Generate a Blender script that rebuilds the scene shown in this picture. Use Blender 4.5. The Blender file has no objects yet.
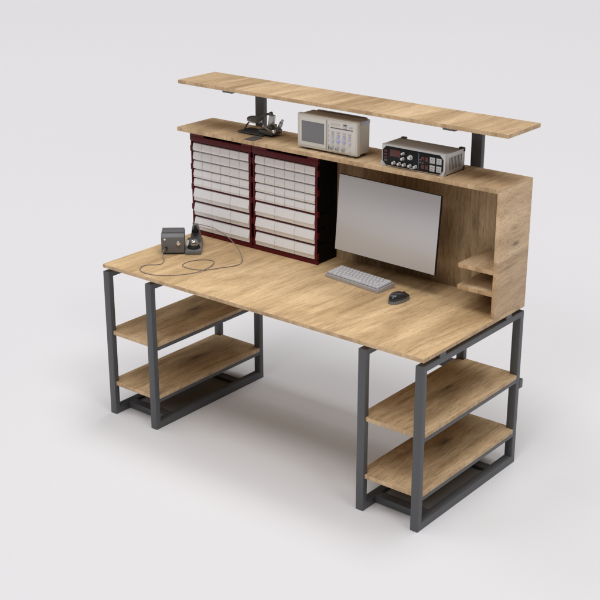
import bpy, bmesh, math, random
from mathutils import Vector, Matrix
random.seed(7)
S = bpy.context.scene
COL = S.collection
PI = math.pi

WORLD_S = .02
LIGHTS = [('front_softbox', 0, 72, 200, 72, 0.627), ('rear_softbox', 180, 72, 200, 72, 0.704), ('rear_right_softbox', 120, 72, 200, 72, 0.537), ('left_softbox', 300, 58, 200, 72, 0.313), ('key_softbox', 30, 58, 200, 72, 0.433), ('low_left_softbox', 270, 40, 200, 72, 0.224), ('low_front_softbox', 5, 38, 200, 72, 0.463), ('right_softbox', 75, 52, 200, 72, 0.507)]
# ------------------------------------------------------------------ helpers
def empty(name, loc, label, cat, rz=0, group=None):
    o = bpy.data.objects.new(name, None); COL.objects.link(o)
    o.location = loc; o.rotation_euler = (0, 0, rz)
    o['label'] = label; o['category'] = cat
    if group: o['group'] = group
    o.empty_display_size = .05
    return o

def link(name, bm, mat, parent=None, smooth=True, loc=None):
    bmesh.ops.recalc_face_normals(bm, faces=bm.faces[:])
    me = bpy.data.meshes.new(name); bm.to_mesh(me); bm.free()
    mats = mat if isinstance(mat, (list, tuple)) else [mat]
    for m in mats: me.materials.append(m)
    if smooth:
        me.polygons.foreach_set('use_smooth', [True]*len(me.polygons))
        try: me.set_sharp_from_angle(angle=math.radians(32))
        except Exception: pass
    o = bpy.data.objects.new(name, me); COL.objects.link(o)
    if parent: o.parent = parent
    if loc: o.location = loc
    return o

def merge(dst, src, mi=0):
    me = bpy.data.meshes.new('tmp'); src.to_mesh(me); src.free()
    n0 = len(dst.faces)
    dst.from_mesh(me); bpy.data.meshes.remove(me)
    dst.faces.ensure_lookup_table()
    for f in dst.faces[n0:]: f.material_index = mi
    return dst

def NB(): return bmesh.new()

def box(bm, x0, x1, y0, y1, z0, z1, bev=.0012, seg=2, mi=0, M=None):
    t = NB()
    bmesh.ops.create_cube(t, size=1)
    for v in t.verts:
        v.co = Vector((x0+(v.co.x+.5)*(x1-x0), y0+(v.co.y+.5)*(y1-y0), z0+(v.co.z+.5)*(z1-z0)))
    if bev > 0:
        bmesh.ops.bevel(t, geom=t.edges[:], offset=bev, segments=seg, profile=.6, affect='EDGES')
    if M: bmesh.ops.transform(t, matrix=M, verts=t.verts[:])
    return merge(bm, t, mi)

def prism(bm, pts, axis, a0, a1, bev=0, mi=0, M=None, seg=2):
    """extrude polygon pts (2D) along axis from a0 to a1; axis x: pts=(y,z); y: (x,z); z: (x,y)"""
    t = NB()
    def P(p, a):
        return {'x': (a, p[0], p[1]), 'y': (p[0], a, p[1]), 'z': (p[0], p[1], a)}[axis]
    A = [t.verts.new(P(p, a0)) for p in pts]; B = [t.verts.new(P(p, a1)) for p in pts]
    n = len(pts)
    t.faces.new(A); t.faces.new(B[::-1])
    for i in range(n): t.faces.new((A[i], B[i], B[(i+1) % n], A[(i+1) % n]))
    bmesh.ops.recalc_face_normals(t, faces=t.faces[:])
    if bev > 0: bmesh.ops.bevel(t, geom=t.edges[:], offset=bev, segments=seg, profile=.6, affect='EDGES')
    if M: bmesh.ops.transform(t, matrix=M, verts=t.verts[:])
    return merge(bm, t, mi)

def lathe(bm, prof, n=24, M=None, mi=0):
    """prof: list of (r, z); axis z"""
    t = NB(); rings = []
    for r, z in prof:
        if r < 1e-6: rings.append([t.verts.new((0, 0, z))])
        else: rings.append([t.verts.new((r*math.cos(2*PI*i/n), r*math.sin(2*PI*i/n), z)) for i in range(n)])
    for a, b in zip(rings[:-1], rings[1:]):
        for i in range(n):
            j = (i+1) % n
            if len(a) == 1 and len(b) == 1: continue
            if len(a) == 1: t.faces.new((a[0], b[i], b[j]))
            elif len(b) == 1: t.faces.new((a[i], a[j], b[0]))
            else: t.faces.new((a[i], a[j], b[j], b[i]))
    for R in (rings[0], rings[-1]):
        if len(R) > 2: t.faces.new(R)
    if M: bmesh.ops.transform(t, matrix=M, verts=t.verts[:])
    return merge(bm, t, mi)

def catmull(pts, n=8):
    pts = [Vector(p) for p in pts]; out = []
    for i in range(len(pts)-1):
        p0 = pts[max(i-1, 0)]; p1 = pts[i]; p2 = pts[i+1]; p3 = pts[min(i+2, len(pts)-1)]
        for k in range(n):
            t = k/n
            out.append(.5*((2*p1)+(-p0+p2)*t+(2*p0-5*p1+4*p2-p3)*t*t+(-p0+3*p1-3*p2+p3)*t**3))
    out.append(pts[-1]); return out

def tube(bm, pts, r, n=10, mi=0, M=None):
    t = NB(); pts = [Vector(p) for p in pts]; rings = []
    prev = None
    for i, p in enumerate(pts):
        d = (pts[min(i+1, len(pts)-1)]-pts[max(i-1, 0)]).normalized()
        if prev is None:
            u = d.orthogonal().normalized()
        else:
            u = (prev-d*prev.dot(d)).normalized()
        prev = u; w = d.cross(u)
        rr = r[i] if isinstance(r, (list, tuple)) else r
        rings.append([t.verts.new(p+rr*(u*math.cos(2*PI*k/n)+w*math.sin(2*PI*k/n))) for k in range(n)])
    for a, b in zip(rings[:-1], rings[1:]):
        for k in range(n): t.faces.new((a[k], a[(k+1) % n], b[(k+1) % n], b[k]))
    t.faces.new(rings[0]); t.faces.new(rings[-1][::-1])
    if M: bmesh.ops.transform(t, matrix=M, verts=t.verts[:])
    return merge(bm, t, mi)

def facing(x, y, z):
    """matrix: lathe axis z -> -y (towards the viewer side of the desk)"""
    return Matrix.Translation((x, y, z)) @ Matrix.Rotation(PI/2, 4, 'X')

# ------------------------------------------------------------------ materials
def new_mat(name):
    m = bpy.data.materials.new(name); m.use_nodes = True
    nt = m.node_tree; return m, nt, nt.nodes['Principled BSDF']

def N(nt, typ, **kw):
    n = nt.nodes.new(typ)
    for k, v in kw.items():
        if k in ('operation', 'blend_type', 'data_type', 'noise_dimensions', 'feature', 'distance', 'wave_type', 'bands_direction', 'clamp'):
            setattr(n, k, v)
        else: n.inputs[k].default_value = v
    return n

def ramp(nt, fac, stops):
    r = nt.nodes.new('ShaderNodeValToRGB')
    el = r.color_ramp.elements
    while len(el) < len(stops): el.new(.5)
    for e, (p, c) in zip(el, stops):
        e.position = p; e.color = (*c, 1) if len(c) == 3 else c
    nt.links.new(fac, r.inputs['Fac']); return r

def mixc(nt, fac, a, b, mode='MIX'):
    m = nt.nodes.new('ShaderNodeMix'); m.data_type = 'RGBA'; m.blend_type = mode
    for key, val in ((0, fac), (6, a), (7, b)):
        if hasattr(val, 'is_linked') or hasattr(val, 'links'): nt.links.new(val, m.inputs[key])
        elif key == 0: m.inputs[0].default_value = val
        else: m.inputs[key].default_value = (*val, 1)
    return m.outputs[2]

OAK_L, OAK_M = (.845, .606, .346), (.610, .412, .220)
def oak(name, grain, seed=0., knots=1., dark=1., tilt=0., scl=1., marks=(), tint=(1, 1, 1), con=1.):
    """light oak decor; grain = axis the fibres follow"""
    m, nt, b = new_mat(name); L = nt.links.new
    tc = nt.nodes.new('ShaderNodeTexCoord')
    rot = {'x': (0, 0, 0), 'y': (0, 0, -PI/2), 'z': (0, PI/2, 0)}[grain]
    mp0 = nt.nodes.new('ShaderNodeMapping'); mp0.inputs['Rotation'].default_value = rot
    mp0.inputs['Location'].default_value = (seed*3.1, seed*1.7, seed*.9)
    L(tc.outputs['Object'], mp0.inputs['Vector'])
    mt = nt.nodes.new('ShaderNodeMapping'); mt.inputs['Rotation'].default_value = (0, 0, tilt); mt.inputs['Scale'].default_value = (scl, scl, scl)
    L(mp0.outputs['Vector'], mt.inputs['Vector'])
    # slow waviness of the fibres
    wn = N(nt, 'ShaderNodeTexNoise', Scale=2.2, Detail=2.)
    L(mt.outputs['Vector'], wn.inputs['Vector'])
    ws = nt.nodes.new('ShaderNodeVectorMath'); ws.operation = 'SUBTRACT'; ws.inputs[1].default_value = (.5, .5, .5)
    L(wn.outputs['Color'], ws.inputs[0])
    wm = nt.nodes.new('ShaderNodeVectorMath'); wm.operation = 'MULTIPLY'; wm.inputs[1].default_value = (.0, .05, .05)
    L(ws.outputs[0], wm.inputs[0])
    wa = nt.nodes.new('ShaderNodeVectorMath'); wa.operation = 'ADD'
    L(mt.outputs['Vector'], wa.inputs[0]); L(wm.outputs[0], wa.inputs[1])
    def stretched(sx, sy, scale, det, rough=.6, dist=0.):
        mp = nt.nodes.new('ShaderNodeMapping'); mp.inputs['Scale'].default_value = (sx, sy, sy)
        L(wa.outputs[0], mp.inputs['Vector'])
        n = N(nt, 'ShaderNodeTexNoise', Scale=scale, Detail=det, Roughness=rough, Distortion=dist)
        L(mp.outputs['Vector'], n.inputs['Vector']); return n.outputs['Fac']
    broad = stretched(.75, 3.4, 1.5, 4., .55, 1.0)
    mid = stretched(1.5, 17., 1.7, 5., .6, .25)
    fine = stretched(3.0, 80., 2.0, 4., .7)
    pore = stretched(12., 170., 2.0, 2., .6)
    c1 = ramp(nt, broad, [(.38, OAK_M), (.50, tuple((a+c)/2 for a, c in zip(OAK_L, OAK_M))), (.61, OAK_L)])
    r2 = ramp(nt, mid, [(.34, (.56, .50, .43)), (.46, (.90, .88, .85)), (.60, (1.06, 1.06, 1.06))])
    c2 = mixc(nt, .80*con, c1.outputs['Color'], r2.outputs['Color'], 'MULTIPLY')
    r3 = ramp(nt, fine, [(.36, (.52, .47, .42)), (.55, (1., 1., 1.)), (.72, (1.08, 1.07, 1.06))])
    c3 = mixc(nt, .55*con, c2, r3.outputs['Color'], 'MULTIPLY')
    r4 = ramp(nt, pore, [(.32, (.34, .29, .25)), (.45, (1, 1, 1))])
    c4 = mixc(nt, .75*con, c3, r4.outputs['Color'], 'MULTIPLY')
    # sparse dark knots / cracks drawn out along the grain
    mk = nt.nodes.new('ShaderNodeMapping'); mk.inputs['Scale'].default_value = (2.1, 6.5, 6.5)
    L(wa.outputs[0], mk.inputs['Vector'])
    vo = N(nt, 'ShaderNodeTexVoronoi', Scale=1.0); vo.feature = 'F1'
    L(mk.outputs['Vector'], vo.inputs['Vector'])
    kn = stretched(7., 42., 1.5, 4., .7, 1.2)
    ka = nt.nodes.new('ShaderNodeMath'); ka.operation = 'MULTIPLY_ADD'; ka.inputs[1].default_value = .34
    L(kn, ka.inputs[0]); L(vo.outputs['Distance'], ka.inputs[2])
    kr = ramp(nt, ka.outputs[0], [(.22, (1, 1, 1)), (.30, (.5, .5, .5)), (.44, (0, 0, 0))])
    # keep only some of the cells
    sel = nt.nodes.new('ShaderNodeSeparateColor'); L(vo.outputs['Color'], sel.inputs[0])
    sg = nt.nodes.new('ShaderNodeMath'); sg.operation = 'LESS_THAN'; sg.inputs[1].default_value = .36*knots
    L(sel.outputs[0], sg.inputs[0])
    km = nt.nodes.new('ShaderNodeMath'); km.operation = 'MULTIPLY'
    L(kr.outputs['Color'], km.inputs[0]); L(sg.outputs[0], km.inputs[1])
    k2 = nt.nodes.new('ShaderNodeMath'); k2.operation = 'MULTIPLY'; k2.inputs[1].default_value = .8
    L(km.outputs[0], k2.inputs[0])
    c5 = mixc(nt, k2.outputs[0], c4, (.13, .075, .038))
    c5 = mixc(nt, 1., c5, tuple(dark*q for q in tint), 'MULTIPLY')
    # individual knots and cracks of this board: (centre, radii, strength)
    for ctr, rad, stg in marks:
        sb = nt.nodes.new('ShaderNodeVectorMath'); sb.operation = 'SUBTRACT'; sb.inputs[1].default_value = ctr
        L(tc.outputs['Object'], sb.inputs[0])
        sc_ = nt.nodes.new('ShaderNodeVectorMath'); sc_.operation = 'MULTIPLY'; sc_.inputs[1].default_value = tuple(1/q for q in rad)
        L(sb.outputs[0], sc_.inputs[0])
        ln = nt.nodes.new('ShaderNodeVectorMath'); ln.operation = 'LENGTH'; L(sc_.outputs[0], ln.inputs[0])
        ad = nt.nodes.new('ShaderNodeMath'); ad.operation = 'MULTIPLY_ADD'; ad.inputs[1].default_value = 1.25
        L(mid, ad.inputs[0]); L(ln.outputs['Value'], ad.inputs[2])
        mr = ramp(nt, ad.outputs[0], [(.0, (stg,)*3), (.40, (stg*.9,)*3), (.72, (stg*.35,)*3), (1., (0, 0, 0))])
        sh_ = nt.nodes.new('ShaderNodeMath'); sh_.operation = 'MULTIPLY'; sh_.inputs[1].default_value = .52
        L(ad.outputs[0], sh_.inputs[0]); L(sh_.outputs[0], mr.inputs['Fac'])
        c5 = mixc(nt, mr.outputs['Color'], c5, (.10, .058, .030))
    L(c5, b.inputs['Base Color'])
    rr = ramp(nt, fine, [(.3, (.60,)*3), (.7, (.46,)*3)])
    L(rr.outputs['Color'], b.inputs['Roughness'])
    bp = nt.nodes.new('ShaderNodeBump'); bp.inputs['Strength'].default_value = .12; bp.inputs['Distance'].default_value = .0008
    L(fine, bp.inputs['Height']); L(bp.outputs['Normal'], b.inputs['Normal'])
    b.inputs['Specular IOR Level'].default_value = .35
    return m

def plain(name, col, rough=.5, metal=0., var=.06, scale=40., bump=0., spec=.5, coat=0.):
    m, nt, b = new_mat(name); L = nt.links.new
    tc = nt.nodes.new('ShaderNodeTexCoord')
    n = N(nt, 'ShaderNodeTexNoise', Scale=scale, Detail=4.); L(tc.outputs['Object'], n.inputs['Vector'])
    lo = tuple(max(c*(1-var), 0) for c in col); hi = tuple(min(c*(1+var), 1) for c in col)
    r = ramp(nt, n.outputs['Fac'], [(.3, lo), (.7, hi)])
    L(r.outputs['Color'], b.inputs['Base Color'])
    q = ramp(nt, n.outputs['Fac'], [(.3, (max(rough-.05, 0),)*3), (.7, (min(rough+.05, 1),)*3)])
    L(q.outputs['Color'], b.inputs['Roughness'])
    b.inputs['Metallic'].default_value = metal
    b.inputs['Specular IOR Level'].default_value = spec
    if coat: b.inputs['Coat Weight'].default_value = coat; b.inputs['Coat Roughness'].default_value = .08
    if bump:
        bp = nt.nodes.new('ShaderNodeBump'); bp.inputs['Strength'].default_value = bump; bp.inputs['Distance'].default_value = .0004
        n2 = N(nt, 'ShaderNodeTexNoise', Scale=900., Detail=2.); L(tc.outputs['Object'], n2.inputs['Vector'])
        L(n2.outputs['Fac'], bp.inputs['Height']); L(bp.outputs['Normal'], b.inputs['Normal'])
    return m

def flat(name, col, rough, metal):
    m, nt, b = new_mat(name)
    b.inputs['Base Color'].default_value = (*col, 1); b.inputs['Roughness'].default_value = rough; b.inputs['Metallic'].default_value = metal
    return m
OAK_DESK = oak('oak_desktop', 'y', 0.0, .9, tilt=.10, con=.68, marks=[((.52, .47, .75), (.02, .10, .05), .35), ((.30, .40, .75), (.016, .09, .05), .3), ((1.35, .62, .75), (.03, .12, .05), .35)])
OAK_UP = oak('oak_upper_shelf', 'y', 1.3, .35, tilt=.08, con=.66, tint=(1.01, 1.03, 1.12))
OAK_HT = oak('oak_hutch_top', 'y', 2.6, .5, con=.72, tint=(.96, .99, 1.10))
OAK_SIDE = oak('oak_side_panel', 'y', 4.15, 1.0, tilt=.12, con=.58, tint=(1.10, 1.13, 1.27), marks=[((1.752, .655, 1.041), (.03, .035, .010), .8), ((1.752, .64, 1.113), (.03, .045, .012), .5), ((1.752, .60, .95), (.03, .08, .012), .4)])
OAK_BACK = oak('oak_back_panel_shaded', 'z', 5.2, 1.2, con=.85, tint=(.80, .82, .90), marks=[((1.50, .75, 1.06), (.03, .05, .07), .7), ((1.44, .75, 1.0), (.02, .05, .12), .6), ((1.62, .75, 1.16), (.012, .05, .08), .5)])  # tint darkens the whole board, standing in for shade under the hutch
OAK_SH = [oak('oak_rack_shelf_%s' % k, 'y', 6.4+i*1.13, .8, con=.85, tint=(.92, .93, .98), marks=[((x, .455, z), (.016, .060, .05), .95), ((x+.02, .40, z), (.05, .14, .05), .45), ((x-.07, .25, z), (.012, .09, .05), .5)])
          for i, (k, x, z) in enumerate((('one', .127, .167), ('two', .137, .4245), ('three', 1.582, .167), ('four', 1.587, .4245)))]
OAK_SM = oak('oak_pigeonhole', 'y', 9.7, .4, con=.75, tint=(.96, .99, 1.10))
OAK_EDGE = oak('oak_edge_band', 'z', 12.3, .0, .93, 0., 1.6, tint=(1, 1.0, 1.06), con=.55)
def edge(o, ax=1, sgn=-1):
    """edge band on the faces that look along one axis"""
    o.data.materials.append(OAK_EDGE)
    for f in o.data.polygons:
        if f.normal[ax]*sgn > .8 or (ax == 1 and f.normal[0] > .8): f.material_index = 1
    return o
STEEL = plain('graphite_powder_coat', (.094, .095, .100), .42, 0., .05, 60., .25)
PLATE = plain('grey_base_plate', (.20, .188, .178), .5, 0., .04, 30., .15)
RED = plain('oxblood_lacquer', (.105, .0045, .0085), .5, 0., .06, 30., spec=.25)
BLACK = plain('black_panel', (.0030, .0028, .0028), .75, 0., .1, 30., spec=.15)
DRAWER = plain('white_drawer_plastic', (.935, .918, .928), .38, 0., .02, 25.)
IVORY = plain('ivory_instrument_plastic', (.68, .63, .55), .42, 0., .03, 30., .1)
IVORY2 = plain('ivory_face_plastic', (.76, .725, .66), .42, 0., .02, 30.)
TAUPE = plain('taupe_metal_cover', (.38, .335, .29), .45, 0., .04, 30.)
SCR_G = plain('grey_display', (.20, .20, .205), .30, 0., .02, 8.)
BTN_B = plain('pale_blue_button', (.57, .57, .66), .45, 0., .04, 30.)
BTN_V = plain('violet_button', (.50, .49, .74), .40, 0., .04, 30.)
BTN_D = plain('dark_grey_button', (.11, .11, .12), .45, 0., .05, 30.)
HANDLE_B = plain('blue_grey_handle', (.46, .48, .58), .45, 0., .04, 30.)
ALU = plain('brushed_aluminium', (.50, .495, .49), .40, .20, .05, 60.)
ALU_W = plain('pale_aluminium', (.66, .65, .64), .36, .35, .04, 50.)
FACE_K = plain('gloss_black_face', (.007, .007, .008), .45, 0., .1, 30., spec=.25)
CHROME = plain('chrome', (.80, .80, .80), .18, 1., .03, 30.)
GUN = plain('gunmetal', (.115, .112, .11), .30, .40, .12, 50.)
GLINT = plain('polished_gunmetal', (.42, .41, .40), .22, .85, .08, 50.)
TRAYM = plain('worn_steel_tray', (.135, .13, .125), .45, .2, .08, 60.)
LEDRED = plain('dark_red_display', (.09, .014, .012), .25, 0., .1, 60.)
SOCK = plain('pale_grey_socket_plastic', (.52, .51, .50), .4, 0., .03, 30.)
KNOB = plain('satin_aluminium_knob', (.62, .61, .60), .25, .35, .03, 60.)
WHITE = plain('white_plastic', (.82, .81, .80), .4, 0., .02, 30.)
BOXG = plain('charcoal_station_paint', (.165, .165, .170), .40, 0., .06, 50., .2)
RUBBER = plain('black_rubber', (.012, .012, .012), .6, 0., .1, 50.)
CABLE = plain('grey_brown_cable', (.24, .20, .18), .45, 0., .08, 80.)
KEYCASE = plain('silver_keyboard_case', (.50, .49, .50), .42, .15, .03, 50.)
KEYC = plain('light_grey_keycap', (.66, .65, .67), .48, 0., .03, 80.)
KEYGAP = plain('keyboard_well', (.05, .045, .075), .6, 0., .05, 80.)
MOUSE_D = plain('glossy_dark_mouse', (.035, .037, .042), .20, 0., .06, 40., coat=.5)
MOUSE_G = plain('grey_mouse_side', (.22, .23, .25), .30, .2, .05, 40.)
MONS = flat('matte_grey_screen', (.63, .63, .655), .28, .18)
MONB = plain('monitor_black', (.010, .010, .011), .4, 0., .06, 40.)

# lens glass
LENS, nt, b = new_mat('lens_glass')
b.inputs['Base Color'].default_value = (.75, .78, .8, 1); b.inputs['Transmission Weight'].default_value = .85
b.inputs['Roughness'].default_value = .05; b.inputs['IOR'].default_value = 1.2

# floor
FLOOR, nt, b = new_mat('studio_floor')
tc = nt.nodes.new('ShaderNodeTexCoord'); n = N(nt, 'ShaderNodeTexNoise', Scale=.35, Detail=3.)
nt.links.new(tc.outputs['Object'], n.inputs['Vector'])
r = ramp(nt, n.outputs['Fac'], [(.3, (.788, .776, .796)), (.7, (.800, .788, .808))])
nt.links.new(r.outputs['Color'], b.inputs['Base Color']); b.inputs['Roughness'].default_value = .75
b.inputs['Specular IOR Level'].default_value = .15

# ------------------------------------------------------------------ setting
bm = NB(); bmesh.ops.create_grid(bm, x_segments=8, y_segments=8, size=160)
fl = link('floor', bm, FLOOR, smooth=False); fl['kind'] = 'structure'

# ------------------------------------------------------------------ workbench
W, D, H, T = 1.752, .766, .750, .0165
LA, LB = .036, .027               # leg section (across, along)
HF = .7157
HH = 1.294                        # top of hutch
HY = .517                         # front of hutch
UT = 1.5135                       # top of upper shelf
bench = empty('workbench', (0, 0, 0), 'large oak workbench on graphite steel frames with a raised hutch and overhead shelf', 'workbench')

bm = NB(); box(bm, 0, W, 0, D, H-T, H, .0012); edge(link('desktop', bm, OAK_DESK, bench))

XF = [0., .2687, 1.4475, W-LA]
def leg_frame(x, outer):
    x0, x1 = x, x+LA
    bm = NB()
    # closed loop: four mitred bars from one outline, extruded across
    t = NB()
    o = [(0, 0), (D, 0), (D, HF), (0, HF)]; i = [(LB, .034), (D-LB, .034), (D-LB, HF-.024), (LB, HF-.024)]
    V = lambda p, a: t.verts.new((a, p[0], p[1]))
    oa, ob = [V(p, x0) for p in o], [V(p, x1) for p in o]; ia, ib = [V(p, x0) for p in i], [V(p, x1) for p in i]
    for k in range(4):
        j = (k+1) % 4
        t.faces.new((oa[k], oa[j], ia[j], ia[k])); t.faces.new((ob[k], ob[j], ib[j], ib[k]))
        t.faces.new((oa[k], oa[j], ob[j], ob[k])); t.faces.new((ia[k], ia[j], ib[j], ib[k]))
    bmesh.ops.recalc_face_normals(t, faces=t.faces[:])
    bmesh.ops.bevel(t, geom=t.edges[:], offset=.0014, segments=2, profile=.6, affect='EDGES')
    merge(bm, t)
    f = link('leg_frame', bm, STEEL, bench)
    for zt in (.1485, .4060):
        bm = NB()
        if x < .1 or 1.4 < x < 1.6: box(bm, x0, x0+.022, LB, D-LB, zt-.016, zt, .0008)
        else: box(bm, x1-.022, x1, LB, D-LB, zt-.016, zt, .0008)
        link('shelf_rail', bm, STEEL, f)
    for yc in (.136, .640):
        bm = NB(); box(bm, x0+.003, x1-.0005, yc-.021, yc+.021, HF, H-T, .0006); link('spacer', bm, STEEL, f)
    return f
for x in XF: leg_frame(x, 0)

def rack_shelf(xa, xb, z1, mat):
    """shelf lying on the rails, notched round the four legs"""
    th = .0185; y0, y1 = .008, D-.008; i0, i1 = xa+LA+.0008, xb-LA-.0008
    n0, n1 = LB+.001, D-LB-.001
    pts = [(i0, y0), (i1, y0), (i1, n0), (xb, n0), (xb, n1), (i1, n1), (i1, y1), (i0, y1), (i0, n1), (xa, n1), (xa, n0), (i0, n0)]
    bm = NB(); prism(bm, pts, 'z', z1-th, z1, .0009)
    return edge(link('rack_shelf', bm, mat, bench))
k = 0
for xa, xb in ((XF[0], XF[1]+LA), (XF[2], XF[3]+LA)):
    for z in (.1675, .4255):
        rack_shelf(xa, xb, z, OAK_SH[k]); k += 1
    i0, i1 = xa+LA, xb-LA
    for y0 in (.088, .574):
        bm = NB(); box(bm, i0, i1, y0, y0+.046, .004, .034, .0012); link('cross_bar', bm, STEEL, bench)
    bm = NB(); box(bm, i0, i1, .152, .570, .012, .020, .0008); box(bm, i0, i1, .1345, .1515, .003, .008, .0005, mi=1); link('base_plate', bm, [PLATE, BLACK], bench)  # second box: black strip standing in for deep floor shadow behind the front bar

# rear beam and posts
bm = NB(); box(bm, .0, W+.001, D, D+.028, .352, .392, .0014); link('rear_beam', bm, STEEL, bench)
for xp, dx in ((.272, 0), (1.4545, 0)):
    bm = NB(); box(bm, xp, xp+.050, D+.0005, D+.0265, .800, UT-.0165-.0075, .0014)
    po = link('shelf_post', bm, STEEL, bench)
    bm = NB(); box(bm, xp+.001, xp+.059, .537, D+.0265, UT-.0165-.0075, UT-.0165, .0008); link('bracket_arm', bm, STEEL, po)

# hutch
PT = .0185
bm = NB(); prism(bm, [(-.002, HH-PT), (W-PT, HH-PT), (W, HH), (-.002, HH)], 'y', HY, D, .0008); edge(link('hutch_top', bm, OAK_HT, bench))
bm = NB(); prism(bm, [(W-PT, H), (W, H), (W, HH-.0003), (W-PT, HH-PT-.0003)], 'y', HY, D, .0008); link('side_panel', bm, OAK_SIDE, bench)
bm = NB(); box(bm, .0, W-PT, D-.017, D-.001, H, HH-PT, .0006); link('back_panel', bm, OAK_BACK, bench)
for zt in (.9545, .8610):
    bm = NB(); box(bm, W-PT-.166, W-PT, HY+.003, D-.017, zt-.0185, zt, .0009); edge(link('pigeonhole_shelf', bm, OAK_SM, bench))
bm = NB(); box(bm, -.003, W+.005, .535, .7905, UT-.0165, UT, .0010); edge(link('upper_shelf', bm, OAK_UP, bench))

# ------------------------------------------------------------------ parts cabinets
CW, CY0, CY1, CH = .3855, .600, .747, .520
def cabinet(x, label, first=None):
    c = empty('parts_cabinet', (x, CY0, H), label, 'drawer cabinet', group='red parts cabinets under the hutch')
    dp = CY1-CY0
    bm = NB()
    e = .0045
    box(bm, e, .010, .004, dp, 0.0006, CH, .0005); box(bm, CW-.010, CW-e, .004, dp, .0006, CH, .0005)
    box(bm, .010, CW-.010, .004, dp, .0006, .004, .0003); box(bm, .010, CW-.010, .004, dp, CH-.004, CH, .0003)
    box(bm, .010, CW-.010, dp-.004, dp, .004, CH-.004, .0003)
    link('carcass', bm, BLACK, c)
    # oxblood face frame with scalloped stiles and the rails between the rows
    bm = NB(); st = .0165
    box(bm, e, CW-e, -.001, .010, .0005, .0225, .0006)
    box(bm, e, CW-e, -.001, .010, .4615, .4885, .0006)
    box(bm, 0, .088, -.0015, .010, .4885, .5195, .0006); box(bm, .325, CW, -.0015, .010, .4885, .5195, .0006)
    box(bm, e, e+st-.007, -.0015, .009, .0225, .4615, .0005); box(bm, CW-st, CW-e, -.0015, .009, .0225, .4615, .0005)
    for z in (.0225+.014, .135, .235, .335, .425):
        box(bm, .0, e+.001, -.0018, .012, z-.012, z+.016, .0012); box(bm, CW-e-.001, CW, -.0018, .012, z-.012, z+.016, .0012)
    box(bm, 0, CW, -.002, .010, .0005, .018, .0008); box(bm, 0, CW, -.002, .010, .466, .4880, .0008)
    rows = []
    z = .0265
    for _ in range(3): rows.append((z, .0725, 3)); z += .0725
    for _ in range(5): rows.append((z, .0437, 6)); z += .0437
    for z0, h, n in rows[1:4]: box(bm, e, CW-e, .0015, .060, z0-.0085, z0-.0020, .0004)
    link('face_frame', bm, RED, c)
    proto = {}
    x0, x1 = .0185, CW-.0150
    for z0, h, n in rows:
        w = (x1-x0)/n
        if n not in proto:
            hh = h-(.0115 if n == 3 else .0070)
            if n == 3: pr = [(.10, hh), (.004, hh), (-.0005, hh-.002), (-.0105, hh*.36), (-.0105, hh*.33), (-.0060, hh*.31), (-.0050, 0), (.10, 0)]
            else: pr = [(.10, hh), (.004, hh), (-.0005, hh-.0015), (-.0062, hh*.30), (-.0062, hh*.26), (-.0042, hh*.24), (-.0042, 0), (.10, 0)]
            g = .0009
            bm = NB(); prism(bm, pr, 'x', g, w-g, .0009)
            o = link('drawer', bm, DRAWER, c); proto[n] = o.data; o.location = (x0, 0, z0)
            ks = range(1, n)
        else: ks = range(n)
        for k in ks:
            o = bpy.data.objects.new('drawer', proto[n]); COL.objects.link(o); o.parent = c
            o.location = (x0+k*w, random.uniform(-.0008, .0008), z0)
    return c
cabinet(.002, 'red cabinet of white drawers at the open end of the hutch, behind the soldering station')
cabinet(.3925, 'red cabinet of white drawers right beside the monitor, its black side showing')

# ------------------------------------------------------------------ monitor
mw, mh = .545, .343
mon = empty('monitor', (1.149, .600, 1.0215), 'frameless computer monitor with a blank grey screen, tilted back under the hutch', 'monitor', -math.radians(2.4))
R = Matrix.Rotation(-math.radians(4.8), 4, 'X')
bm = NB(); box(bm, -mw/2, mw/2, .0012, .013, -mh/2, mh/2, .0012, M=R); link('housing', bm, MONB, mon)
bm = NB(); box(bm, -mw/2+.0012, mw/2-.0012, 0, .0020, -mh/2+.0012, mh/2-.0012, .0005, M=R); link('screen', bm, MONS, mon)
bm = NB(); box(bm, -.10, .10, .013, .034, -.09, .10, .006, M=R); link('rear_cover', bm, MONB, mon)
bm = NB(); box(bm, -.05, .05, .133, .146, -.05, .05, .002); tube(bm, [(0, .03, 0), (0, .135, 0)], .018, 14); link('wall_mount', bm, MONB, mon)

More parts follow.
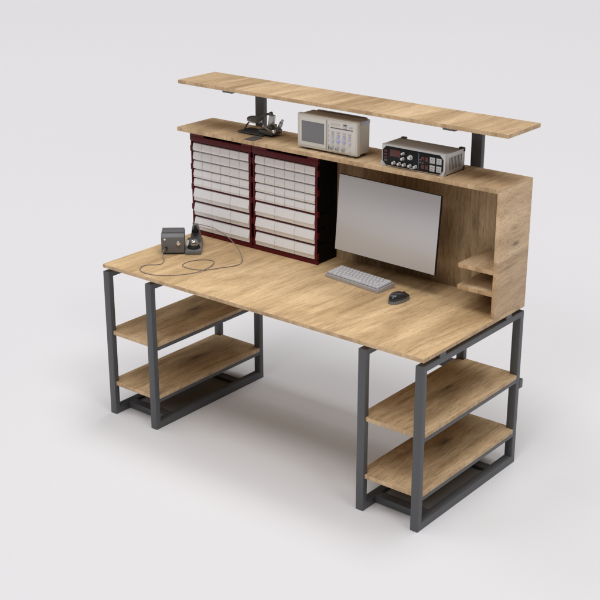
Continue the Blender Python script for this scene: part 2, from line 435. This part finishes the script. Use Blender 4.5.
# ------------------------------------------------------------------ keyboard
kw, kd = .312, .108
kb = empty('keyboard', (.8985, .4990, H), 'silver compact keyboard with light grey keys on the oak desktop', 'keyboard', -math.radians(6.0))
bm = NB(); prism(bm, [(0, .0), (kd, .0), (kd, .0245), (0, .0165)], 'x', 0, kw, .0022); link('case', bm, KEYCASE, kb)
sl = math.atan2(.008, kd)
KM = Matrix.Translation((0, 0, .0165)) @ Matrix.Rotation(sl, 4, 'X')
bm = NB(); box(bm, .0055, kw-.0055, .006, kd-.006, -.0005, .0006, .0002, M=KM); link('key_well', bm, KEYGAP, kb)
rowsK = [[1]*13+[2], [1.5]+[1]*12+[1.5], [1.75]+[1]*11+[2.25], [2.25]+[1]*10+[1.75, 1], [1.25, 1.25, 1.25, 6.25, 1, 1, 1, 1, 1]]
u = (kw-.013)/15; ud = (kd-.014)/5
kc = {}
for ri, rw in enumerate(rowsK):
    s = sum(rw); x = .0065
    for wv in rw:
        wv = wv*15/s; key = round(wv, 3)
        if key not in kc:
            t = NB(); a0, a1, b0, b1 = .0010, wv*u-.0010, .0012, ud-.0010
            lo = [t.verts.new(p) for p in ((a0, b0, 0), (a1, b0, 0), (a1, b1, 0), (a0, b1, 0))]
            q = .0019
            hi = [t.verts.new(p) for p in ((a0+q, b0+q, .0072), (a1-q, b0+q, .0072), (a1-q, b1-q*.6, .0078), (a0+q, b1-q*.6, .0078))]
            t.faces.new(lo[::-1]); t.faces.new(hi)
            for i in range(4): t.faces.new((lo[i], lo[(i+1) % 4], hi[(i+1) % 4], hi[i]))
            bmesh.ops.bevel(t, geom=t.edges[:], offset=.0006, segments=2, profile=.6, affect='EDGES')
            o = link('key', t, KEYC, kb); kc[key] = o.data
        else:
            o = bpy.data.objects.new('key', kc[key]); COL.objects.link(o); o.parent = kb
        o.matrix_local = KM @ Matrix.Translation((x, .007+(4-ri)*ud, .0006))
        x += wv*u

# ------------------------------------------------------------------ mouse
ms = empty('computer_mouse', (1.325, .455, H), 'glossy dark computer mouse on the desktop right of the keyboard', 'computer mouse', math.radians(-4))
def mouse_shell(bm, half, z0f, z1f, mi=0, inset=0.):
    t = NB(); nu, nv = 28, 9; rings = []
    for j in range(nv+1):
        f = j/nv*PI/2; rr = math.cos(f)**.55 if j < nv else 0
        row = []
        for i in range(nu):
            a = 2*PI*i/nu
            yy = math.sin(a); wx = (.0325-inset)*(1-.10*(yy < 0)*abs(yy))*(1-.06*max(0, 1-abs(yy)))
            x = wx*abs(math.cos(a))**.8*(1 if math.cos(a) > 0 else -1)*rr
            y = (.060-inset)*abs(yy)**.9*(1 if yy > 0 else -1)*rr
            hz = .040-.012*(y/.06)-.006*(y/.06)**2
            row.append(t.verts.new((x, y, z0f+(hz-z0f)*math.sin(f)*z1f)))
        rings.append(row)
    for a, b2 in zip(rings[:-2], rings[1:-1]):
        for i in range(nu): t.faces.new((a[i], a[(i+1) % nu], b2[(i+1) % nu], b2[i]))
    t.faces.new(rings[-2]); t.faces.new(rings[0][::-1])
    for v in rings[-1]: t.verts.remove(v)
    return merge(bm, t, mi)
bm = NB(); mouse_shell(bm, 1, .001, .80); link('lower_shell', bm, MOUSE_G, ms)
bm = NB(); mouse_shell(bm, 1, .012, 1.0, 0, .0015); link('upper_shell', bm, MOUSE_D, ms)
bm = NB(); lathe(bm, [(0, -.004), (.0085, -.004), (.0095, -.002), (.0095, .002), (.0085, .004), (0, .004)], 20, Matrix.Translation((0, .034, .0232)) @ Matrix.Rotation(PI/2, 4, 'Y')); link('scroll_wheel', bm, RUBBER, ms)

# ------------------------------------------------------------------ oscilloscope
oy = .554
sc = empty('oscilloscope', (.697, oy, HH), 'ivory oscilloscope with grey display and pale buttons on the hutch top', 'oscilloscope')
sw, sh, f0 = .326, .158, .009
bm = NB(); box(bm, 0, sw, 0, .024, f0, sh, .005, 3); link('bezel', bm, IVORY, sc)
bm = NB(); box(bm, .006, sw-.006, .022, .098, f0+.003, sh-.006, .004, 3); link('body', bm, IVORY, sc)
bm = NB(); box(bm, .010, sw-.010, .026, .100, sh-.0065, sh-.0030, .0012); link('top_cover', bm, TAUPE, sc)
bm = NB()
tube(bm, catmull([(.035, .090, sh-.010), (.04, .098, sh-.004), (.06, .100, sh-.0015), (.28, .100, sh-.0015), (.30, .098, sh-.004), (.305, .090, sh-.010)], 6), .0042, 10)
link('carry_handle', bm, HANDLE_B, sc)
bm = NB(); box(bm, sw-.008, sw-.0015, .028, .094, sh-.018, sh-.002, .002); link('side_grip', bm, HANDLE_B, sc)
for xx in (.02, sw-.05):
    for yy in (.006, .076):
        bm = NB(); box(bm, xx, xx+.03, yy, yy+.016, 0.0003, f0+.002, .002); link('foot', bm, BTN_D, sc)
bm = NB(); box(bm, .014, .157, -.0012, .002, .020, sh-.010, .0008); link('display_surround', bm, IVORY2, sc)
bm = NB(); box(bm, .025, .149, -.0024, .001, .037, .128, .0008); link('display', bm, SCR_G, sc)
bm = NB(); box(bm, .160, .164, -.0006, .002, .016, sh-.010, .0004)
link('groove', bm, TAUPE, sc)
bm = NB(); box(bm, .168, .318, -.0014, .002, .017, sh-.008, .0008); link('control_panel', bm, IVORY2, sc)
# vertical row of soft keys beside the display
def btn(x, z, w, h, m, name='button', d=.003):
    bm = NB(); box(bm, x-w/2, x+w/2, -.0014-d, 0, z-h/2, z+h/2, .0009); return link(name, bm, m, sc)
for i in range(5): btn(.1715, .040+i*.021, .005, .009, BTN_B)
for i in range(4): btn(.190+i*.013, .136, .009, .004, IVORY)
btn(.262, .138, .018, .005, BTN_D); btn(.262, .128, .018, .005, BTN_B); btn(.293, .133, .020, .005, BTN_B)
bm = NB(); box(bm, .184, .303, -.0022, 0, .1165, .1205, .0004); link('trim_line', bm, BTN_D, sc)
cols = [.196, .226, .258, .287]
for ci, x in enumerate(cols):
    for ri, z in enumerate((.102, .083, .063)):
        if ri == 0: btn(x, z, .017, .006, BTN_B); btn(x, z-.009, .012, .004, IVORY)
        elif ri == 1: btn(x, z, .014, .010, BTN_V if ci in (1, 2) else BTN_B)
        else:
            bm = NB(); lathe(bm, [(.008, 0), (.008, .006), (.0068, .008), (0, .008)], 18, facing(x, -.0014, z)); link('knob', bm, BTN_V if ci in (1, 2) else BTN_B, sc)
for x in (.194, .223, .256):
    bm = NB(); lathe(bm, [(.0078, 0), (.0078, .004), (.0055, .005), (.0055, .013), (.0042, .013), (.0042, .004), (0, .004)], 20, facing(x, -.0014, .030)); lathe(bm, [(.0018, 0), (.0018, .011), (0, .011)], 10, facing(x, -.0014, .030)); link('probe_socket', bm, ALU, sc)
btn(.176, .028, .004, .014, BTN_D); btn(.289, .028, .010, .006, IVORY)

# ------------------------------------------------------------------ rack device
ry = .546
rk = empty('power_supply', (1.158, ry, HH), 'silver rack power unit with black knob panel at the right of the hutch top', 'power supply')
rw, rh, rd = .312, .092, .148
bm = NB(); box(bm, .006, rw-.006, .010, rd-.006, .006, rh-.003, .0035, 3); link('case', bm, ALU, rk)
# side plates with chamfered ears
for s, xa, xb in ((0, 0.0, .007), (1, rw-.007, rw)):
    bm = NB(); box(bm, xa, xb, .004, rd, .004, rh, .003, 3); link('side_plate', bm, ALU_W, rk)
for xa in (.0, rw-.024):
    for yb in (rd-.014,):
        for za, zb in ((rh-.016, rh+.003), (.001, .020)):
            bm = NB(); box(bm, xa, xa+.024, yb, rd+.004, za, zb, .003); link('rear_guard', bm, BTN_D, rk)
bm = NB()
c = .020
oct_o = [(c*.5, .002), (rw-c*.5, .002), (rw, c), (rw, rh-c), (rw-c*.6, rh), (c*.6, rh), (0, rh-c), (0, c)]
prism(bm, [(0, 0.001), (rw, .001), (rw, rh+.001), (0, rh+.001)], 'y', -.002, .012, .003); link('front_frame', bm, ALU_W, rk)
pc = .017; a0, a1, b0, b1 = .006, rw-.008, .006, rh-.006
bm = NB(); prism(bm, [(a0+pc, b0), (a1-pc, b0), (a1, b0+pc), (a1, b1-pc), (a1-pc, b1), (a0+pc, b1), (a0, b1-pc), (a0, b0+pc)], 'y', -.0045, .0, .0008); link('front_panel', bm, FACE_K, rk)
for xx, zz in ((.0, .001), (rw-.021, .001)):
    bm = NB()
    if xx < .1: prism(bm, [(0, 0), (.021, 0), (0, .021)], 'y', -.010, .002, .0012)
    else: prism(bm, [(rw-.021, 0), (rw, 0), (rw, .021)], 'y', -.010, .002, .0012)
    link('corner_guard', bm, ALU_W, rk)
def rknob(x, z, r, m=None, d=.014):
    m = m or KNOB; r *= .98; bm = NB(); lathe(bm, [(r*1.15, 0), (r*1.15, .002), (r*.92, .003), (r*.85, d), (r*.7, d+.001), (0, d+.001)], 20, facing(x, -.0045, z)); return link('knob', bm, m, rk)
for x in (.065, .092, .117, .145, .172): rknob(x, .0205, .0068)
rknob(.109, .0445, .0065); rknob(.146, .0560, .0095, ALU_W); rknob(.110, .0665, .0058)
def rbox(name, x0, x1, z0, z1, m, d=.0015):
    bm = NB(); box(bm, x0, x1, -.0045-d, -.002, z0, z1, .0005); return link(name, bm, m, rk)
rbox('display', .044, .095, .046, .076, LEDRED, .0008)
for z in (.066, .052, .038): rbox('indicator', .014, .030, z-.004, z+.004, LEDRED)
rbox('button', .014, .030, .022, .030, BTN_D)
for x in (.190, .202): rbox('button', x, x+.008, .040, .046, BTN_D); rbox('button', x, x+.008, .052, .058, BTN_D)
rbox('trim_strip', .184, .188, .012, .080, BTN_D, .002)
for z in (.060, .027):
    rbox('indicator', .199, .214, z-.009, z+.009, LEDRED); rbox('indicator', .218, .233, z-.009, z+.009, LEDRED)
    for x in (.253, .285):
        o = rbox('socket_plate', x-.0120, x+.0120, z-.0125, z+.0125, SOCK, .002)
        bm = NB()
        for dx, dz in ((-.004, .004), (.004, .004), (0, -.005)): lathe(bm, [(.0020, 0), (.0020, .0006), (0, .0006)], 10, facing(x+dx, -.0063, z+dz))
        link('socket_holes', bm, BTN_D, o)
rbox('emblem', .140, .162, .0085, .0105, WHITE, .0004)
# ventilation slots on the case side
bm = NB()
for i in range(9): box(bm, rw-.0004, rw+.0004, .030+i*.011, .035+i*.011, .022, .074, .0002)
link('side_vents', bm, BTN_D, rk)

# ------------------------------------------------------------------ soldering station
A = math.radians(40.0)
st = empty('soldering_station', (.117, .263, H), 'charcoal soldering station box with a knob at the left end of the desktop', 'soldering station', A)
bw, bh, bd = .107, .0985, .085
bm = NB(); prism(bm, [(.0, .008), (bd, .008), (bd, bh), (.012, bh), (.0, bh-.016)], 'x', 0, bw, .0022); link('housing', bm, BOXG, st)
bm = NB(); box(bm, .002, bw-.002, .018, bd-.004, bh, bh+.008, .0022); link('lid', bm, BOXG, st)
bm = NB(); box(bm, .003, bw-.003, .002, bd-.002, .0004, .010, .001); link('foot_plate', bm, RUBBER, st)
bm = NB(); lathe(bm, [(.0105, 0), (.0105, .003), (.0085, .004), (.0080, .014), (.0070, .0155), (0, .0155)], 24, facing(.081, -.0005, .056)); link('dial_knob', bm, CHROME, st)
bm = NB(); lathe(bm, [(.0050, 0), (.0050, .002), (.0035, .004), (0, .0048)], 16, facing(.017, -.0005, .073)); link('power_light', bm, WHITE, st)
bm = NB(); lathe(bm, [(.0072, 0), (.0072, .004), (.0050, .005), (.0050, .008), (0, .008)], 16, facing(.022, -.0005, .031)); link('cable_socket', bm, RUBBER, st)

# stand for the iron
ho = empty('soldering_iron_stand', (.117, .263, H), 'small dark stand with a cleaning ball and a cone holder beside the soldering station', 'iron stand', A)
bm = NB(); prism(bm, [(-.008, 0.0004), (.190, .0004), (.190, .022), (.010, .022), (-.008, .018)], 'x', .1105, .184, .0025); link('base', bm, BOXG, ho)
bm = NB(); lathe(bm, [(.030, 0), (.030, .005), (.0265, .012), (.0250, .010), (.0, .006)], 28, Matrix.Translation((.149, .034, .0215))); link('ball_cup', bm, RUBBER, ho)
bm = NB()
t = NB(); bmesh.ops.create_icosphere(t, subdivisions=4, radius=.0225)
for v in t.verts:
    d = v.co.normalized(); v.co *= 1+.05*math.sin(23*d.x+5*d.y)*math.sin(19*d.y-7*d.z)*math.sin(21*d.z+9*d.x)
merge(bm, t); bmesh.ops.translate(bm, verts=bm.verts[:], vec=(.149, .034, .0425)); link('cleaning_ball', bm, GLINT, ho)
bm = NB()
t = NB()
lo = [(.128, .122), (.178, .122), (.178, .182), (.128, .182)]; hi = [(.139, .140), (.167, .140), (.165, .174), (.141, .174)]
va = [t.verts.new((*p, .022)) for p in lo]; vm = [t.verts.new((*p, .034)) for p in lo]; vb = [t.verts.new((*p, .098)) for p in hi]
t.faces.new(va[::-1]); t.faces.new(vb)
for i in range(4):
    j = (i+1) % 4; t.faces.new((va[i], va[j], vm[j], vm[i])); t.faces.new((vm[i], vm[j], vb[j], vb[i]))
bmesh.ops.recalc_face_normals(t, faces=t.faces[:]); bmesh.ops.bevel(t, geom=t.edges[:], offset=.002, segments=2, affect='EDGES'); merge(bm, t)
link('cone_holder', bm, BOXG, ho)
FM = Matrix.Translation((.153, .131, .068)) @ Matrix.Rotation(math.radians(62), 4, 'X')
bm = NB(); lathe(bm, [(.0105, -.006), (.0150, .004), (.0165, .012), (.0150, .013), (.0120, .006), (0, .004)], 24, FM); link('holder_mouth', bm, RUBBER, ho)
bm = NB(); box(bm, .1125, .124, .035, .105, .0215, .036, .003); link('white_block', bm, WHITE, ho)  # plain white block on the base, left of the ball cup

# soldering iron resting in the stand, its cable lying over the desktop
CA, SA = math.cos(A), math.sin(A)
def station_to_world(x, y, z): return (.117+x*CA-y*SA, .263+x*SA+y*CA, H+z)
ir = empty('soldering_iron', station_to_world(.153, .131, .07), 'soldering iron upright in the cone holder with a thin cable looping over the desktop', 'soldering iron')
OX, OY, OZ = ir.location
def loc(p): return (p[0]-OX, p[1]-OY, p[2]-OZ)
hx = [station_to_world(.153, .134, .066), station_to_world(.153, .124, .078), station_to_world(.1535, .118, .089), station_to_world(.154, .114, .100), station_to_world(.1545, .112, .106)]
bm = NB(); tube(bm, [loc(p) for p in hx], [.0100, .0105, .0085, .0060, .0032], 14); link('handle', bm, RUBBER, ir)
z0 = H+.0022
cab = [station_to_world(.1545, .112, .104), station_to_world(.156, .113, .113)]
cab += [(.195, .470, .858), (.242, .497, .844), (.327, .496, .818), (.392, .484, .786), (.447, .452, .764)]
cab += [(x, y, z0+dz) for x, y, dz in ((.487, .406, 0), (.494, .359, 0), (.460, .290, 0), (.429, .230, 0), (.372, .199, 0), (.317, .201, 0),
        (.296, .219, 0), (.289, .262, 0), (.305, .306, 0), (.331, .333, 0), (.367, .342, 0), (.390, .326, 0), (.418, .272, .0038), (.430, .203, .0040),
        (.402, .141, 0), (.354, .075, 0), (.295, .037, 0), (.231, .030, 0), (.189, .051, 0), (.171, .085, 0), (.178, .118, 0), (.205, .142, 0), (.212, .170, 0), (.190, .205, 0), (.160, .228, .010))]
cab += [(.144, .246, .773), (.1405, .258, .780), (.1395, .272, .7815)]
bm = NB(); tube(bm, catmull([loc(p) for p in cab], 8), .0019, 8); link('cable', bm, CABLE, ir)

# ------------------------------------------------------------------ helping hand with magnifier
hy = math.radians(0)
hh = empty('helping_hand', (.44, .655, HH), 'dark helping hand stand with a magnifier lens and jointed arms on the hutch top', 'helping hand')
def hl(p): return (p[0]-.44, p[1]-.655, p[2]-HH)
bm = NB(); box(bm, -.028, .026, -.134, -.062, .0004, .003, .0008); link('tray', bm, TRAYM, hh)
bm = NB(); box(bm, -.140, .008, -.050, .040, .0045, .0095, .0012)
for xx in (-.132, -.005):
    for yy in (-.042, .036): lathe(bm, [(.005, 0.0003), (.005, .005), (0, .005)], 10, Matrix.Translation((xx, yy, 0)))
link('base_plate', bm, GUN, hh)
bm = NB(); box(bm, -.026, .054, -.034, .042, .0098, .030, .004); box(bm, .018, .048, -.020, .020, .028, .048, .004, M=Matrix.Rotation(math.radians(-8), 4, 'Y')); lathe(bm, [(.012, .024), (.012, .036), (.008, .040), (0, .040)], 18, Matrix.Translation((.012, .005, 0))); link('block', bm, GUN, hh)
bm = NB(); box(bm, -.008, .020, .002, .020, .034, .098, .004, M=Matrix.Rotation(math.radians(9), 4, 'Y')); link('column', bm, GLINT, hh)
bm = NB(); tube(bm, [(.010, .010, .098), (-.020, .008, .092), (-.045, .006, .074), (-.060, .006, .064)], .0054, 10); lathe(bm, [(0, -.008), (.008, -.006), (.0085, 0), (.008, .006), (0, .008)], 14, Matrix.Translation((.012, .011, .100)) @ Matrix.Rotation(PI/2, 4, 'X')); link('lens_arm', bm, GUN, hh)
LMX = Matrix.Translation((-.082, .005, .060)) @ Matrix.Rotation(math.radians(12), 4, 'Y') @ Matrix.Rotation(math.radians(6), 4, 'X')
bm = NB(); lathe(bm, [(.0325, -.003), (.0355, -.003), (.0362, 0), (.0355, .003), (.0325, .003), (.032, 0), (.0325, -.003)], 36, LMX); lr = link('lens_ring', bm, GLINT, hh)
bm = NB(); lathe(bm, [(0, -.0015), (.020, -.001), (.0318, -.0005), (.0318, .0005), (.02, .0015), (0, .0025)], 32, LMX); link('lens', bm, LENS, lr)
bm = NB(); tube(bm, [(-.104, .0, .052), (-.120, -.004, .034), (-.130, -.01, .012)], .0036, 10); link('strut', bm, GUN, hh)
# right arm with an alligator clip, left arm below it
bm = NB(); tube(bm, [(.03, .0, .022), (.050, -.004, .034), (.072, -.002, .046)], .0058, 10)
lathe(bm, [(0, -.008), (.008, -.005), (.008, .005), (0, .008)], 14, Matrix.Translation((.072, -.002, .047))); link('clip_arm', bm, GUN, hh)
bm = NB()
for s in (-1, 1):
    M = Matrix.Translation((.074, -.002, .050)) @ Matrix.Rotation(math.radians(28), 4, 'Y') @ Matrix.Rotation(s*math.radians(9), 4, 'X')
    prism(bm, [(-.0075, 0), (.0075, 0), (.0090, .020), (.0040, .038), (-.0040, .038), (-.0090, .020)], 'y', s*.002, s*.0055, .0006, M=M)
lathe(bm, [(.0045, -.006), (.0045, .006), (0, .006)], 12, Matrix.Translation((.082, -.002, .064)) @ Matrix.Rotation(PI/2, 4, 'X'))
link('alligator_clip', bm, GLINT, hh)
bm = NB(); tube(bm, [(.045, -.01, .020), (.062, -.030, .030), (.052, -.055, .040), (.020, -.050, .050)], .0046, 10); tube(bm, [(-.02, -.02, .020), (-.012, -.034, .034), (.012, -.040, .046), (.040, -.03, .052)], .0044, 10); tube(bm, [(.012, .010, .060), (.040, .004, .050), (.066, -.006, .036)], .0048, 10); tube(bm, [(-.010, .004, .026), (-.030, .0, .040), (-.026, -.006, .054), (-.050, -.004, .050)], .0040, 10); link('jointed_arm', bm, GLINT, hh)
bm = NB(); lathe(bm, [(0, -.009), (.009, -.006), (.010, 0), (.009, .006), (0, .009)], 16, Matrix.Translation((.050, -.018, .024)) @ Matrix.Rotation(PI/2, 4, 'X')); lathe(bm, [(0, -.009), (.009, -.006), (.009, .006), (0, .009)], 14, Matrix.Translation((.062, -.030, .033))); lathe(bm, [(.004, -.012), (.004, .012), (0, .012)], 12, Matrix.Translation((.060, .02, .018)) @ Matrix.Rotation(PI/2, 4, 'Y')); link('thumb_screw', bm, CHROME, hh)

# ------------------------------------------------------------------ camera
cam = bpy.data.cameras.new('camera'); co = bpy.data.objects.new('camera', cam); COL.objects.link(co)
co.location = (4.1219, -3.7066, 2.6546)
co.rotation_euler = (math.radians(90-20.8307), 0, math.radians(38.6748))
cam.sensor_width = 36; cam.lens = 36*1266.88/600; cam.clip_end = 600; cam.clip_start = .05
S.camera = co

# ------------------------------------------------------------------ light: studio dome and two far softboxes
w = bpy.data.worlds.new('World'); S.world = w; w.use_nodes = True
bg = w.node_tree.nodes['Background']; bg.inputs['Color'].default_value = (.99, .985, 1.0, 1); bg.inputs['Strength'].default_value = WORLD_S
def softbox(name, az, el, dist, size, E, col=(1, .995, .99)):
    l = bpy.data.lights.new(name, 'AREA'); l.shape = 'DISK'; l.size = size; l.color = col
    l.energy = E*PI*dist*dist*1.0
    o = bpy.data.objects.new(name, l); COL.objects.link(o)
    d = Vector((math.cos(el)*math.sin(az), -math.cos(el)*math.cos(az), math.sin(el)))   # az 0 = from the front, + = from the right
    o.location = Vector((.9, .4, .6))+d*dist
    o.rotation_euler = d.to_track_quat('Z', 'Y').to_euler()
R_ = math.radians
for a in LIGHTS: softbox(a[0], R_(a[1]), R_(a[2]), a[3], a[4], a[5])
S.view_settings.view_transform = 'Standard'; S.view_settings.look = 'None'
S.view_settings.exposure = 0; S.view_settings.gamma = 1
S.render.engine = 'CYCLES'; S.cycles.diffuse_bounces = 2; S.cycles.glossy_bounces = 3; S.cycles.max_bounces = 8
S.render.resolution_x = 1024; S.render.resolution_y = 1024
